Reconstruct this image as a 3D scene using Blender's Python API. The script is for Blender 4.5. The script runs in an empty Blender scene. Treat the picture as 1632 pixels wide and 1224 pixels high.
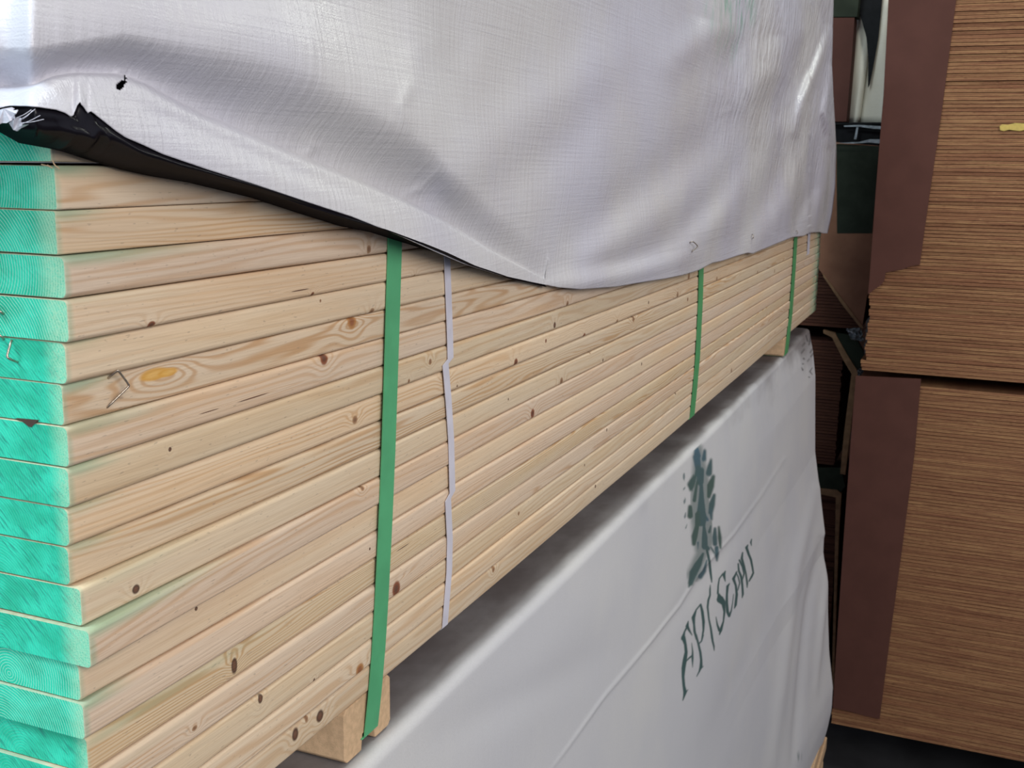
import bpy, math, random
import numpy as np
from mathutils import Matrix, Vector
random.seed(4); rng = np.random.default_rng(4)
C = bpy.context.scene.collection
SC = bpy.context.scene

# ------------------------------------------------------------------ camera
FPX = 1750.0
def _ray(px, py): return np.array([px - 816.0, -(py - 612.0), FPX])
_dY = _ray(1567, 270); _dY /= np.linalg.norm(_dY)
_dX = -_ray(-3400, 195); _dX -= _dX.dot(_dY) * _dY; _dX /= np.linalg.norm(_dX)
_dZ = np.cross(_dX, _dY)
if _dZ[1] < 0: _dZ = -_dZ
R = np.array([_dX, _dY, _dZ])
CAM = -0.5 * (R @ _ray(97, 600)) / FPX
cam = bpy.data.cameras.new('camera'); cam.sensor_width = 36; cam.lens = FPX / 1632 * 36
cam.clip_start = 0.02; cam.clip_end = 60
co = bpy.data.objects.new('camera', cam); C.objects.link(co)
m = Matrix.Identity(4)
for r in range(3):
    m[r][0], m[r][1], m[r][2], m[r][3] = R[r, 0], R[r, 1], -R[r, 2], CAM[r]
co.matrix_world = m
cam.dof.use_dof = True; cam.dof.focus_distance = 0.72; cam.dof.aperture_fstop = 40.0
SC.camera = co
SC.view_settings.view_transform = 'Standard'; SC.view_settings.look = 'None'
SC.view_settings.exposure = 0.0; SC.view_settings.gamma = 1.0; SC.view_settings.use_curve_mapping = False

# ------------------------------------------------------------------ world and light
w = bpy.data.worlds.new('world'); SC.world = w; w.use_nodes = True
w.node_tree.nodes['Background'].inputs[0].default_value = (0.72, 0.80, 1.0, 1)
w.node_tree.nodes['Background'].inputs[1].default_value = 0.40
def area(name, loc, target, sx, sy, power, col):
    l = bpy.data.lights.new(name, 'AREA'); l.shape = 'RECTANGLE'; l.size = sx; l.size_y = sy
    l.energy = power; l.color = col
    o = bpy.data.objects.new(name, l); C.objects.link(o); o.location = loc
    o.rotation_euler = (Vector(target) - Vector(loc)).to_track_quat('-Z', 'Y').to_euler(); return o
area('daylight_overhead', (-0.75, -1.15, 2.3), (-0.05, 0.0, -0.2), 1.3, 0.9, 82, (0.80, 0.95, 1.0))
area('daylight_open_side', (-1.1, -2.6, -0.5), (-0.1, 0.1, -0.35), 1.6, 1.6, 30, (0.78, 0.92, 1.0))
area('daylight_front', (3.0, -1.6, 1.5), (0, 1.1, -0.2), 2.4, 2.0, 122, (1.0, 0.95, 0.89))
area('shed_lamp_far', (1.9, 5.6, 3.0), (0.0, 2.2, 0.3), 0.9, 0.5, 30, (0.95, 1.0, 0.9))
area('skylight_rear', (0.9, 1.5, 3.0), (0.2, 1.9, 0.2), 0.4, 1.4, 45, (0.95, 1.0, 0.95))

# ------------------------------------------------------------------ pixel -> point helpers
def onplane(px, py, axis, val):
    v = R @ _ray(px, py); t = (val - CAM[axis]) / v[axis]; return CAM + t * v
def onX(px, py, x=0.0): return onplane(px, py, 0, x)
def onY(px, py, y): return onplane(px, py, 1, y)
def proj(P):
    P = np.asarray(P, float); c = (P - CAM) @ R
    return 816 + FPX * c[..., 0] / c[..., 2], 612 - FPX * c[..., 1] / c[..., 2]

# ------------------------------------------------------------------ object helpers
def link(name, me, mats=(), parent=None):
    o = bpy.data.objects.new(name, me); C.objects.link(o)
    for mt in mats: me.materials.append(mt)
    if parent is not None: o.parent = parent
    return o
def mesh(name, verts, faces, smooth=False, mi=None):
    me = bpy.data.meshes.new(name)
    me.from_pydata([tuple(map(float, v)) for v in verts], [], faces); me.update()
    if smooth: me.polygons.foreach_set('use_smooth', [True] * len(me.polygons))
    if mi is not None: me.polygons.foreach_set('material_index', mi)
    return me
def tag(o, label, cat, group=None, kind=None):
    if label: o['label'] = label
    if cat: o['category'] = cat
    if group: o['group'] = group
    if kind: o['kind'] = kind
    return o
def empty(name, loc=(0, 0, 0)):
    o = bpy.data.objects.new(name, None); o.location = loc; o.empty_display_size = 0.05; C.objects.link(o); return o
def box_vf(lo, hi, base=0):
    x0, y0, z0 = lo; x1, y1, z1 = hi
    v = [(x0,y0,z0),(x1,y0,z0),(x1,y1,z0),(x0,y1,z0),(x0,y0,z1),(x1,y0,z1),(x1,y1,z1),(x0,y1,z1)]
    f = [(0,3,2,1),(4,5,6,7),(0,1,5,4),(1,2,6,5),(2,3,7,6),(3,0,4,7)]
    return v, [tuple(i + base for i in q) for q in f]
def bevel(o, wd, seg=2):
    b = o.modifiers.new('bevel', 'BEVEL'); b.width = wd; b.segments = seg; b.limit_method = 'ANGLE'; return o
def boxobj(name, lo, hi, mat, parent=None, bev=0):
    v, f = box_vf(lo, hi); o = link(name, mesh(name, v, f), [mat], parent)
    if bev: bevel(o, bev)
    return o
def grid_faces(nu, nv):
    return [(i*nv+j, i*nv+j+1, (i+1)*nv+j+1, (i+1)*nv+j) for i in range(nu-1) for j in range(nv-1)]
def tube(name, pts, r, mat, parent=None, n=8, res=6):
    """swept round wire through pts with softened corners"""
    P = [np.array(p, float) for p in pts]
    for _ in range(2):
        Q = [P[0]]
        for a, b in zip(P[:-1], P[1:]): Q += [a*.8 + b*.2, a*.2 + b*.8]
        P = Q + [P[-1]]
    vs = []; fs = []
    for i, p in enumerate(P):
        t = P[min(i+1, len(P)-1)] - P[max(i-1, 0)]; t /= np.linalg.norm(t) + 1e-12
        a = np.cross(t, [0.31, 0.2, 0.93]); a /= np.linalg.norm(a); b = np.cross(t, a)
        for k in range(n):
            th = 2*math.pi*k/n; vs.append(p + r*(math.cos(th)*a + math.sin(th)*b))
    for i in range(len(P)-1):
        for k in range(n): fs.append((i*n+k, i*n+(k+1) % n, (i+1)*n+(k+1) % n, (i+1)*n+k))
    fs += [tuple(range(n))[::-1], tuple((len(P)-1)*n+k for k in range(n))]
    return link(name, mesh(name, vs, fs, True), [mat], parent)
def prism(name, pts3, vec, mat, parent=None, bev=0):
    """outline pts3 (list of 3d points) extruded along vec"""
    n = len(pts3); v = [np.array(p) for p in pts3] + [np.array(p) + np.array(vec) for p in pts3]
    f = [tuple(range(n)), tuple(range(2*n-1, n-1, -1))] + [(i, i+n, (i+1) % n + n, (i+1) % n) for i in range(n)]
    me = mesh(name, v, f)
    import bmesh
    bm = bmesh.new(); bm.from_mesh(me); bmesh.ops.recalc_face_normals(bm, faces=bm.faces); bm.to_mesh(me); bm.free()
    o = link(name, me, [mat], parent)
    if bev: bevel(o, bev)
    return o

# ------------------------------------------------------------------ node helpers
class NT:
    def __init__(s, name):
        s.m = bpy.data.materials.new(name); s.m.use_nodes = True; s.t = s.m.node_tree
        s.b = s.t.nodes['Principled BSDF']
    def n(s, typ, **kw):
        nd = s.t.nodes.new(typ)
        for k, v in kw.items(): setattr(nd, k, v)
        return nd
    def put(s, sock, v):
        if isinstance(v, (int, float)): sock.default_value = v
        elif isinstance(v, tuple): sock.default_value = v
        else: s.t.links.new(v, sock)
    def math(s, op, a, b=0.0, c=0.0, clamp=False):
        nd = s.n('ShaderNodeMath', operation=op); nd.use_clamp = clamp
        for i, v in enumerate((a, b, c)): s.put(nd.inputs[i], v)
        return nd.outputs[0]
    def coord(s, which='Object'):
        return s.n('ShaderNodeTexCoord').outputs[which]
    def mapping(s, vec, scale=(1,1,1), loc=(0,0,0), rot=(0,0,0)):
        if rot != (0,0,0):
            r_ = s.n('ShaderNodeMapping'); s.put(r_.inputs['Vector'], vec); s.put(r_.inputs['Rotation'], rot); vec = r_.outputs[0]; rot = (0,0,0)
        nd = s.n('ShaderNodeMapping'); s.put(nd.inputs['Vector'], vec)
        s.put(nd.inputs['Location'], loc); s.put(nd.inputs['Rotation'], rot); s.put(nd.inputs['Scale'], scale); return nd.outputs[0]
    def noise(s, vec, scale=1.0, detail=3.0, rough=0.55, dist=0.0):
        nd = s.n('ShaderNodeTexNoise'); s.put(nd.inputs['Vector'], vec)
        for k, v in (('Scale', scale), ('Detail', detail), ('Roughness', rough), ('Distortion', dist)): s.put(nd.inputs[k], v)
        return nd.outputs['Fac']
    def ss(s, v, a, b, lo=0.0, hi=1.0):
        nd = s.n('ShaderNodeMapRange', interpolation_type='SMOOTHSTEP')
        for i, x in enumerate((v, a, b, lo, hi)): s.put(nd.inputs[i], x)
        return nd.outputs[0]
    def mix(s, f, a, b, mode='MIX'):
        nd = s.n('ShaderNodeMix', data_type='RGBA', blend_type=mode)
        s.put(nd.inputs[0], f)
        for i, v in ((6, a), (7, b)): s.put(nd.inputs[i], v + (1,) if isinstance(v, tuple) and len(v) == 3 else v)
        return nd.outputs[2]
    def bump(s, h, strength=0.3, dist=0.001):
        nd = s.n('ShaderNodeBump'); s.put(nd.inputs['Height'], h); nd.inputs['Strength'].default_value = strength
        nd.inputs['Distance'].default_value = dist; s.t.links.new(nd.outputs[0], s.b.inputs['Normal'])
    def sep(s, vec):
        nd = s.n('ShaderNodeSeparateXYZ'); s.put(nd.inputs[0], vec); return nd.outputs
    def out(s, col=None, rough=None, metal=None, spec=None):
        if col is not None: s.put(s.b.inputs['Base Color'], col + (1,) if isinstance(col, tuple) and len(col) == 3 else col)
        if rough is not None: s.put(s.b.inputs['Roughness'], rough)
        if metal is not None: s.put(s.b.inputs['Metallic'], metal)
        if spec is not None: s.put(s.b.inputs['Specular IOR Level'], spec)
        return s.m

# ------------------------------------------------------------------ materials
def board_mat(seed, knots, base, figure, bleed, freq=170.0):
    """sawn softwood, grain along Y, knots at the given (y, z, ry, rz, tone) spots, green paint spilled near the ends"""
    t = NT('softwood'); v = t.coord(); X, Y, Z = t.sep(v)[:3]
    off = (seed*3.17, seed*1.73, seed*0.91)
    wob = t.noise(t.mapping(v, (30, 9, 70), off), 1, 2)
    low = t.noise(t.mapping(v, (14, 2.6, 40), off), 1, 2)
    kn_sum = None; kmask = {}
    for (ky, kz, ry, rz, tone) in knots:
        a = t.math('DIVIDE', t.math('SUBTRACT', Y, ky), ry); b = t.math('DIVIDE', t.math('SUBTRACT', Z, kz), rz)
        d2 = t.math('ADD', t.math('MULTIPLY', a, a), t.math('MULTIPLY', b, b))
        d2 = t.math('MULTIPLY', d2, t.math('ADD', 0.45, wob))
        e = t.math('POWER', 2.718, t.math('MULTIPLY', d2, -0.16))
        kn_sum = e if kn_sum is None else t.math('ADD', kn_sum, e)
        mk = t.ss(d2, 1.15, 0.45)
        kmask.setdefault(tone, []).append((mk, t.ss(d2, 0.5, 0.0)))
    g = t.math('MULTIPLY', low, 12.0 * figure)
    g = t.math('ADD', g, t.math('MULTIPLY', Z, freq)); g = t.math('ADD', g, t.math('MULTIPLY', X, 120.0))
    g = t.math('ADD', g, t.math('MULTIPLY', wob, 0.9))
    if kn_sum is not None: g = t.math('ADD', g, t.math('MULTIPLY', kn_sum, 2.2))
    ring = t.ss(t.math('PINGPONG', g, 0.5), 0.16, 0.46)
    patch = t.ss(t.noise(t.mapping(v, (10, 2.2, 60), (off[1], off[2], off[0])), 1, 2), 0.34, 0.60)
    fib = t.noise(t.mapping(v, (900, 26, 900), off), 1, 3, 0.6)
    fib2 = t.noise(t.mapping(v, (220, 7, 260), off), 1, 3, 0.6)
    light = base; late = (base[0]*0.74, base[1]*0.55, base[2]*0.38)
    amt = t.math('MULTIPLY', t.math('MULTIPLY', ring, patch), 0.85 * min(1.0, figure))
    col = t.mix(amt, light, late)
    warm = t.noise(t.mapping(v, (8, 3.5, 30), (off[2], off[0], off[1])), 1, 3)
    col = t.mix(t.ss(warm, 0.45, 0.75, 0, 0.35), col, (base[0]*1.0, base[1]*0.80, base[2]*0.58))
    col = t.mix(t.ss(warm, 0.50, 0.25, 0, 0.30), col, (0.62, 0.53, 0.45))
    col = t.mix(t.ss(fib, 0.35, 0.75, 0, 0.22), col, (base[0]*0.62, base[1]*0.52, base[2]*0.42))
    col = t.mix(t.ss(fib2, 0.55, 0.8, 0, 0.30), col, (base[0]*0.80, base[1]*0.66, base[2]*0.48))
    # little flecks
    fl = t.noise(t.mapping(v, (700, 160, 700), off), 1, 1)
    col = t.mix(t.ss(fl, 0.70, 0.76, 0, 0.35), col, (0.22, 0.17, 0.14))
    tones = {'dark': ((0.055, 0.022, 0.016), (0.13, 0.05, 0.03)), 'red': ((0.22, 0.055, 0.02), (0.10, 0.03, 0.018)),
             'tan': ((0.34, 0.19, 0.10), (0.20, 0.10, 0.055)), 'amber': ((0.62, 0.33, 0.07), (0.68, 0.40, 0.11)),
             'orange': ((0.42, 0.19, 0.06), (0.25, 0.08, 0.03))}
    for tone, lst in kmask.items():
        for mk, core in lst:
            kc = t.mix(core, tones[tone][0], tones[tone][1])
            col = t.mix(t.math('MULTIPLY', mk, 0.92), col, kc)
    # spilled end paint
    yy = t.math('ADD', Y, t.math('MULTIPLY', fib2, -0.04))
    near = t.math('MULTIPLY', t.ss(yy, 0.075 * bleed, -0.018), t.ss(low, 0.35, 0.6))
    far = t.math('MULTIPLY', t.ss(yy, 2.45, 2.63), t.ss(t.noise(t.mapping(v, (20, 30, 90), off), 1, 3), 0.30, 0.55))
    edge = t.ss(Z, 0.0025, 0.0094)
    m1 = t.math('MULTIPLY', near, t.math('ADD', t.math('MULTIPLY', edge, 0.62), 0.0))
    rim = t.ss(Y, 0.0045, 0.0)
    mm = t.math('MAXIMUM', t.math('MAXIMUM', m1, t.math('MULTIPLY', rim, 0.4)), t.math('MULTIPLY', far, 0.9), clamp=True)
    col = t.mix(mm, col, (0.16, 0.40, 0.27))
    t.bump(t.math('ADD', t.math('MULTIPLY', ring, -0.3), t.math('ADD', fib, fib2)), 0.35, 0.0006)
    return t.out(col, 0.62, spec=0.25)

def end_mat(seed, rings):
    t = NT('green_end_paint'); v = t.coord(); X, Y, Z = t.sep(v)[:3]
    px, pz = -0.044 - 0.016*random.random(), random.uniform(-0.03, 0.004)
    a = t.math('ADD', X, -px); b = t.math('ADD', Z, -pz)
    rr = t.math('SQRT', t.math('ADD', t.math('MULTIPLY', a, a), t.math('MULTIPLY', b, b)))
    wv = t.noise(t.mapping(v, (60, 60, 60), (seed, seed*2, 0)), 1, 2)
    g = t.math('ADD', t.math('MULTIPLY', rr, 660.0), t.math('MULTIPLY', wv, 1.6))
    ln = t.ss(t.math('PINGPONG', g, 0.5), 0.30, 0.5)
    saw = t.noise(t.mapping(v, (70, 60, 800), (seed, 0, seed), (0, math.radians(-42), 0)), 1, 3)
    gr = t.noise(t.mapping(v, (1400, 1400, 1400)), 1, 2)
    cl = t.noise(t.mapping(v, (45, 45, 70), (seed*1.3, 0, 0)), 1, 3)
    col = t.mix(t.ss(cl, 0.3, 0.7), (0.012, 0.40, 0.245), (0.030, 0.60, 0.40))
    col = t.mix(t.math('MULTIPLY', ln, 0.75 * rings), col, (0.42, 0.78, 0.60))
    col = t.mix(t.ss(saw, 0.5, 0.70, 0, 0.8 * (1 - 0.7*rings)), col, (0.02, 0.20, 0.16))
    col = t.mix(t.ss(gr, 0.62, 0.72, 0, 0.35), col, (0.015, 0.16, 0.13))
    col = t.mix(t.math('MULTIPLY', t.ss(X, -0.012, 0.001), t.ss(gr, 0.3, 0.6, 0.25, 0.7)), col, (0.42, 0.68, 0.46))
    t.bump(t.math('ADD', t.math('MULTIPLY', ln, 0.4), saw), 0.5, 0.0005)
    return t.out(col, 0.7, spec=0.2)

def tarp_mat(name, c1, c2, rough, streak=1.0, dirty=0.0, far=False):
    t = NT(name); v = t.coord()
    a = t.noise(t.mapping(v, (3, 3, 3)), 1, 4)
    weave = t.noise(t.mapping(v, (30, 240, 14), (0, 0, 0), (math.radians(12), 0, 0)), 1, 3)
    w2 = t.noise(t.mapping(v, (30, 10, 420)), 1, 2)
    fine = t.noise(t.mapping(v, (900, 900, 900)), 1, 2)
    gl = t.noise(t.mapping(v, (4, 6, 5), (3, 1, 2)), 1, 3)
    col = t.mix(t.ss(a, 0.35, 0.65), c1, c2)
    col = t.mix(t.ss(w2, 0.55, 0.75, 0, 0.16), col, tuple(x*0.78 for x in c1))
    col = t.mix(t.ss(fine, 0.4, 0.8, 0, 0.12), col, tuple(x*0.7 for x in c1))
    if dirty:
        d = t.noise(t.mapping(v, (9, 5, 9)), 1, 5)
        col = t.mix(t.ss(d, 0.42, 0.7, 0, dirty), col, (0.16, 0.13, 0.12))
    h = t.math('ADD', t.math('ADD', t.math('MULTIPLY', weave, 1.0*streak), t.math('MULTIPLY', w2, 0.5*streak)), t.math('MULTIPLY', fine, 0.35))
    if far:
        X, Y, Z = t.sep(v)[:3]
        # crinkled area near the far top, green overspray of a stencil on it
        cr = t.noise(t.mapping(v, (20, 16, 75), (0, 0, 0), (math.radians(-52), 0, 0)), 1, 4, 0.6)
        cr2 = t.noise(t.mapping(v, (20, 60, 14), (0, 0, 0), (math.radians(20), 0, 0)), 1, 3, 0.6)
        mk = t.math('MULTIPLY', t.ss(Y, 1.0, 1.7), t.ss(Z, -0.02, 0.22))
        h = t.math('ADD', h, t.math('MULTIPLY', mk, t.math('ADD', t.math('MULTIPLY', cr2, 9.0), t.math('MULTIPLY', cr, 6.0))))
        dy = t.math('DIVIDE', t.math('SUBTRACT', Y, 1.32), 0.26); dz = t.math('DIVIDE', t.math('SUBTRACT', Z, 0.37 - ZT0), 0.14)
        dd = t.math('ADD', t.math('MULTIPLY', dy, dy), t.math('MULTIPLY', dz, dz))
        sp = t.math('MULTIPLY', t.ss(dd, 1.0, 0.1), t.ss(t.noise(t.mapping(v, (20, 60, 22), (0, 0, 0), (math.radians(20), 0, 0)), 1, 3), 0.42, 0.72))
        col = t.mix(t.math('MULTIPLY', sp, 0.75), col, (0.20, 0.45, 0.34))
        ln = t.noise(t.mapping(v, (1, 1.2, 260)), 1, 3)
        low = t.math('MULTIPLY', t.ss(Z, 0.10 - ZT0, -0.02 - ZT0), t.ss(Y, 0.5, 0.9))
        col = t.mix(t.math('MULTIPLY', low, t.ss(ln, 0.56, 0.72, 0, 0.35)), col, (0.40, 0.40, 0.43))
    t.bump(h, 0.55, 0.0012)
    return t.out(col, t.ss(gl, 0.35, 0.65, rough - 0.06, rough + 0.1), spec=0.5)

def wrap_mat():
    t = NT('woven_wrap'); v = t.coord()
    a = t.noise(t.mapping(v, (3, 3, 3)), 1, 4)
    fine = t.noise(t.mapping(v, (700, 700, 700)), 1, 2)
    wv = t.noise(t.mapping(v, (20, 160, 10)), 1, 3)
    col = t.mix(t.ss(a, 0.35, 0.65), (0.58, 0.58, 0.61), (0.63, 0.625, 0.63))
    col = t.mix(t.ss(fine, 0.4, 0.8, 0, 0.14), col, (0.36, 0.36, 0.38))
    # grime and painted-in shade of the bundle, on the top and just over the edge
    X, Y, Z = t.sep(v)[:3]
    nz = t.noise(t.mapping(v, (9, 6, 12)), 1, 5)
    top = t.ss(t.math('ADD', X, t.math('MULTIPLY', nz, 0.03)), 0.026, 0.006)
    dirt = t.math('MULTIPLY', top, t.ss(nz, 0.2, 0.6, 0.6, 0.95))
    col = t.mix(dirt, col, (0.13, 0.11, 0.11))
    at = t.n('ShaderNodeAttribute', attribute_name='ink'); hu = t.n('ShaderNodeAttribute', attribute_name='hue')
    bl = t.n('ShaderNodeAttribute', attribute_name='blackink')
    inkc = t.mix(hu.outputs['Fac'], (0.022, 0.075, 0.060), (0.03, 0.12, 0.22))
    col = t.mix(at.outputs['Fac'], col, inkc)
    col = t.mix(bl.outputs['Fac'], col, (0.03, 0.03, 0.035))
    t.bump(t.math('ADD', wv, t.math('MULTIPLY', fine, 0.5)), 0.35, 0.0008)
    return t.out(col, 0.62, spec=0.3)

def simple(name, col, rough=0.6, metal=0.0, var=0.12, scale=60, spec=0.4, bump=0.2):
    t = NT(name); v = t.coord(); a = t.noise(v, scale, 3)
    c = t.mix(t.ss(a, 0.3, 0.7), tuple(x*(1-var) for x in col), tuple(min(1, x*(1+var)) for x in col))
    if bump: t.bump(t.noise(v, scale*6, 2), bump, 0.0005)
    return t.out(c, rough, metal, spec)

def ply_mat(name, tan, brown, dark):
    t = NT(name); v = t.coord(); X, Y, Z = t.sep(v)[:3]
    oi = t.n('ShaderNodeObjectInfo').outputs['Random']
    cmb = t.n('ShaderNodeCombineXYZ'); t.put(cmb.inputs[1], t.math('MULTIPLY', oi, 37.0)); t.put(cmb.inputs[0], t.math('MULTIPLY', oi, 91.0))
    add = t.n('ShaderNodeVectorMath', operation='ADD'); t.put(add.inputs[0], t.mapping(v, (9, 1, 330))); t.put(add.inputs[1], cmb.outputs[0])
    st = t.noise(add.outputs[0], 1, 4, 0.65)
    add2 = t.n('ShaderNodeVectorMath', operation='ADD'); t.put(add2.inputs[0], t.mapping(v, (70, 70, 500))); t.put(add2.inputs[1], cmb.outputs[0])
    st2 = t.noise(add2.outputs[0], 1, 3)
    core = t.ss(t.math('ABSOLUTE', t.math('ADD', Z, t.math('MULTIPLY', t.math('SUBTRACT', st, 0.5), 0.0035))), 0.0010, 0.0018, 1.0, 0.0)
    col = t.mix(t.ss(st, 0.32, 0.68), tan, brown)
    col = t.mix(t.ss(oi, 0.35, 1.0, 0.0, 0.75), col, brown)
    col = t.mix(t.math('MULTIPLY', core, 0.6), col, dark)
    col = t.mix(t.ss(st2, 0.56, 0.74, 0, 0.65), col, dark)
    col = t.mix(t.ss(st2, 0.38, 0.22, 0, 0.5), col, tuple(min(1, x*1.35) for x in tan))
    rim = t.ss(t.math('ADD', t.math('ABSOLUTE', Z), t.math('MULTIPLY', t.math('SUBTRACT', st2, 0.5), 0.002)), 0.0024, 0.0036)
    col = t.mix(t.math('MULTIPLY', rim, t.ss(t.noise(add.outputs[0], 0.35, 2), 0.3, 0.65, 0.1, 0.8)), col, dark)
    t.bump(t.math('ADD', st, st2), 0.6, 0.0012)
    return t.out(col, 0.8, spec=0.15)

ZT0 = 0.0
M_tarp = tarp_mat('white_woven_tarp', (0.565, 0.56, 0.645), (0.615, 0.605, 0.62), 0.32, far=True)
M_wrap = wrap_mat()
M_black = simple('black_film', (0.007, 0.006, 0.009), 0.38, var=0.3, scale=25, spec=0.3, bump=0.5)
_t = M_black.node_tree; _b = _t.nodes['Principled BSDF']; _b.inputs['Specular IOR Level'].default_value = 0.0; _b.inputs['IOR'].default_value = 1.0
_g = _t.nodes.new('ShaderNodeBsdfGlossy'); _g.inputs['Roughness'].default_value = 0.28
_m = _t.nodes.new('ShaderNodeMixShader'); _m.inputs[0].default_value = 0.035
_t.links.new(_b.outputs[0], _m.inputs[1]); _t.links.new(_g.outputs[0], _m.inputs[2])
if _b.inputs['Normal'].links: _t.links.new(_b.inputs['Normal'].links[0].from_socket, _g.inputs['Normal'])
_t.links.new(_m.outputs[0], _t.nodes['Material Output'].inputs['Surface'])
M_green = simple('green_steel_strap', (0.095, 0.40, 0.19), 0.42, var=0.06, scale=40, spec=0.5, bump=0.05)
M_greenf = simple('green_strap_far', (0.07, 0.31, 0.12), 0.5, var=0.06, scale=40, bump=0)
M_white = simple('white_strap', (0.62, 0.60, 0.68), 0.55, var=0.05, bump=0.05)
M_steel = simple('staple_wire', (0.42, 0.36, 0.30), 0.35, 0.9, var=0.25, scale=500)
M_rough = simple('rough_sawn_wood', (0.60, 0.41, 0.25), 0.8, var=0.10, scale=180, spec=0.15, bump=0.4)
M_card = simple('brown_cardboard', (0.098, 0.042, 0.033), 0.8, var=0.06, scale=14, spec=0.12)
M_card2 = simple('tan_cardboard', (0.28, 0.135, 0.08), 0.75, var=0.12, scale=14, spec=0.2)
M_cardedge = simple('cardboard_edge', (0.30, 0.17, 0.085), 0.8, var=0.2, scale=40)
M_dgreen = simple('dark_green_paint', (0.030, 0.037, 0.026), 0.8, var=0.15, scale=20, spec=0.1)
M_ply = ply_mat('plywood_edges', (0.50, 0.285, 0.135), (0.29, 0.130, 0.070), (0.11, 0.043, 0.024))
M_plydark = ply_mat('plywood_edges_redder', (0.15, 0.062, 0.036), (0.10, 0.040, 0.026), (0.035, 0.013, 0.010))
M_concrete = simple('dark_floor', (0.03, 0.03, 0.033), 0.85, var=0.3, scale=6)
M_wall = simple('shed_wall', (0.05, 0.045, 0.045), 0.9, var=0.2, scale=3)
M_film = tarp_mat('pale_plastic_wrap', (0.74, 0.68, 0.56), (0.80, 0.75, 0.64), 0.4)
M_blackplastic = simple('black_plastic', (0.004, 0.004, 0.005), 0.5, var=0.3, spec=0.12)
M_silver = simple('silver_film', (0.30, 0.33, 0.35), 0.3, 0.3, var=0.4, scale=60, bump=0.8)
M_skid = simple('dark_skid_wood', (0.06, 0.035, 0.025), 0.8)

# ------------------------------------------------------------------ shell of the shed
FLOOR = -1.78
def slab(name, lo, hi, mat):
    o = boxobj(name, lo, hi, mat); o['kind'] = 'structure'; return o
slab('floor', (-5, -4, FLOOR-0.1), (6, 8, FLOOR), M_concrete)
slab('wall_back', (-5, 8, FLOOR), (6, 8.1, 3.5), M_wall)
slab('ceiling', (-5, -4, 3.5), (6, 8.1, 3.6), M_wall)

# ------------------------------------------------------------------ the boards
PITCH = 0.01966; ZT = 0.094; LEN = 2.64
def row_z(i): return ZT - (i + 0.5) * PITCH
corner_px = {-2: 84, -1: 83, 0: 89, 1: 91, 2: 104, 3: 107, 4: 105, 5: 103, 6: 109, 7: 112.5, 8: 110, 9: 110.5, 10: 130,
             11: 144.5, 12: 128, 13: 134.6, 14: 140, 15: 143.5, 16: 146, 17: 150, 18: 153}
yoff = {-2: .001, -1: .001, 0: 0.0, 1: 0.0, 2: -.0005, 3: -.0004, 4: 0.0004, 5: .0006, 6: 0, 7: -.0004, 8: .0002, 9: .0005, 10: 0.0006,
        11: -.0014, 12: .0004, 13: -.0008, 14: 0.0018, 15: 0.0, 16: -.0004, 17: .0004, 18: 0}
sag = {0: 0.0, -1: 0.0010}
# knots seen in the photograph: pixel, radius across (px), tone, stretch
KN = [(581,397,6,'tan',1),(491,469,4,'red',1),(229,516,5,'red',1.6),(558,513,11,'orange',1.1),(588,498,7,'tan',1),(247,597,13,'amber',2.6),(268,594,9,'amber',2.6),(400,633,1.3,'dark',30),(330,655,1.0,'dark',22),(470,462,1.2,'dark',20),(640,872,1.0,'dark',20),
 (513,571,9,'red',1),(681,576,5,'tan',1),(706,600,8,'tan',1),(647,607,3.5,'tan',1),(564,669,6,'tan',1.2),(819,578,7,'red',1),(846,659,7,'red',1),
 (881,518,4.5,'dark',1),(929,537,6,'red',1),(867,543,3,'red',1),(959,574,2.5,'dark',1),(1021,580,2.5,'dark',1),(939,562,2,'tan',1),(893,608,6,'tan',1),
 (901,484,5,'tan',1),(982,514,5,'tan',1),(1008,507,6,'tan',1),(1097,441,6,'tan',1),(1078,470,5,'tan',1),(1095,477,3,'red',1),(1142,445,4,'tan',1),
 (212,938,7,'dark',1.1),(313,970,3.2,'dark',1),(373,1060,12,'dark',.55),(412,1113,8,'dark',.8),(627,938,12,'red',1),(570,1066,9,'orange',1.3),
 (508,1141,9,'dark',1),(469,1170,10,'dark',.8),(487,1145,6,'tan',.7),(783,907,5,'tan',1),(825,818,3.5,'tan',1),(269,716,3.5,'dark',1),(656,441,3.5,'tan',1),
 (965,685,2.5,'dark',1),(930,741,2,'dark',1),(947,775,2.5,'dark',1),(1076,627,2,'dark',1),(1165,591,4,'tan',1),(1032,482,2.5,'dark',1),(1207,434,3,'tan',1),
 (1234,432,3,'tan',1),(505,479,2.5,'tan',1),(497,1083,2.5,'dark',1),(308,1160,4,'tan',1.5),(585,874,2.5,'dark',1),(571,777,4,'tan',1.2),(726,615,2,'dark',1),(808,636,2,'dark',1)]
KB = {}
for (px, py, r, tone, stt) in KN:
    P = onX(px, py, 0.001); i = int(round((ZT - P[2]) / PITCH - 0.5)); i = max(-2, min(18, i))
    dep = ((P - CAM) @ R)[2]; rz = r * dep / FPX * 1.15
    ry = rz * stt; rz = rz if stt < 2 else rz * 0.75
    KB.setdefault(i, []).append((P[1], P[2] - row_z(i), ry, rz, tone))
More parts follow.
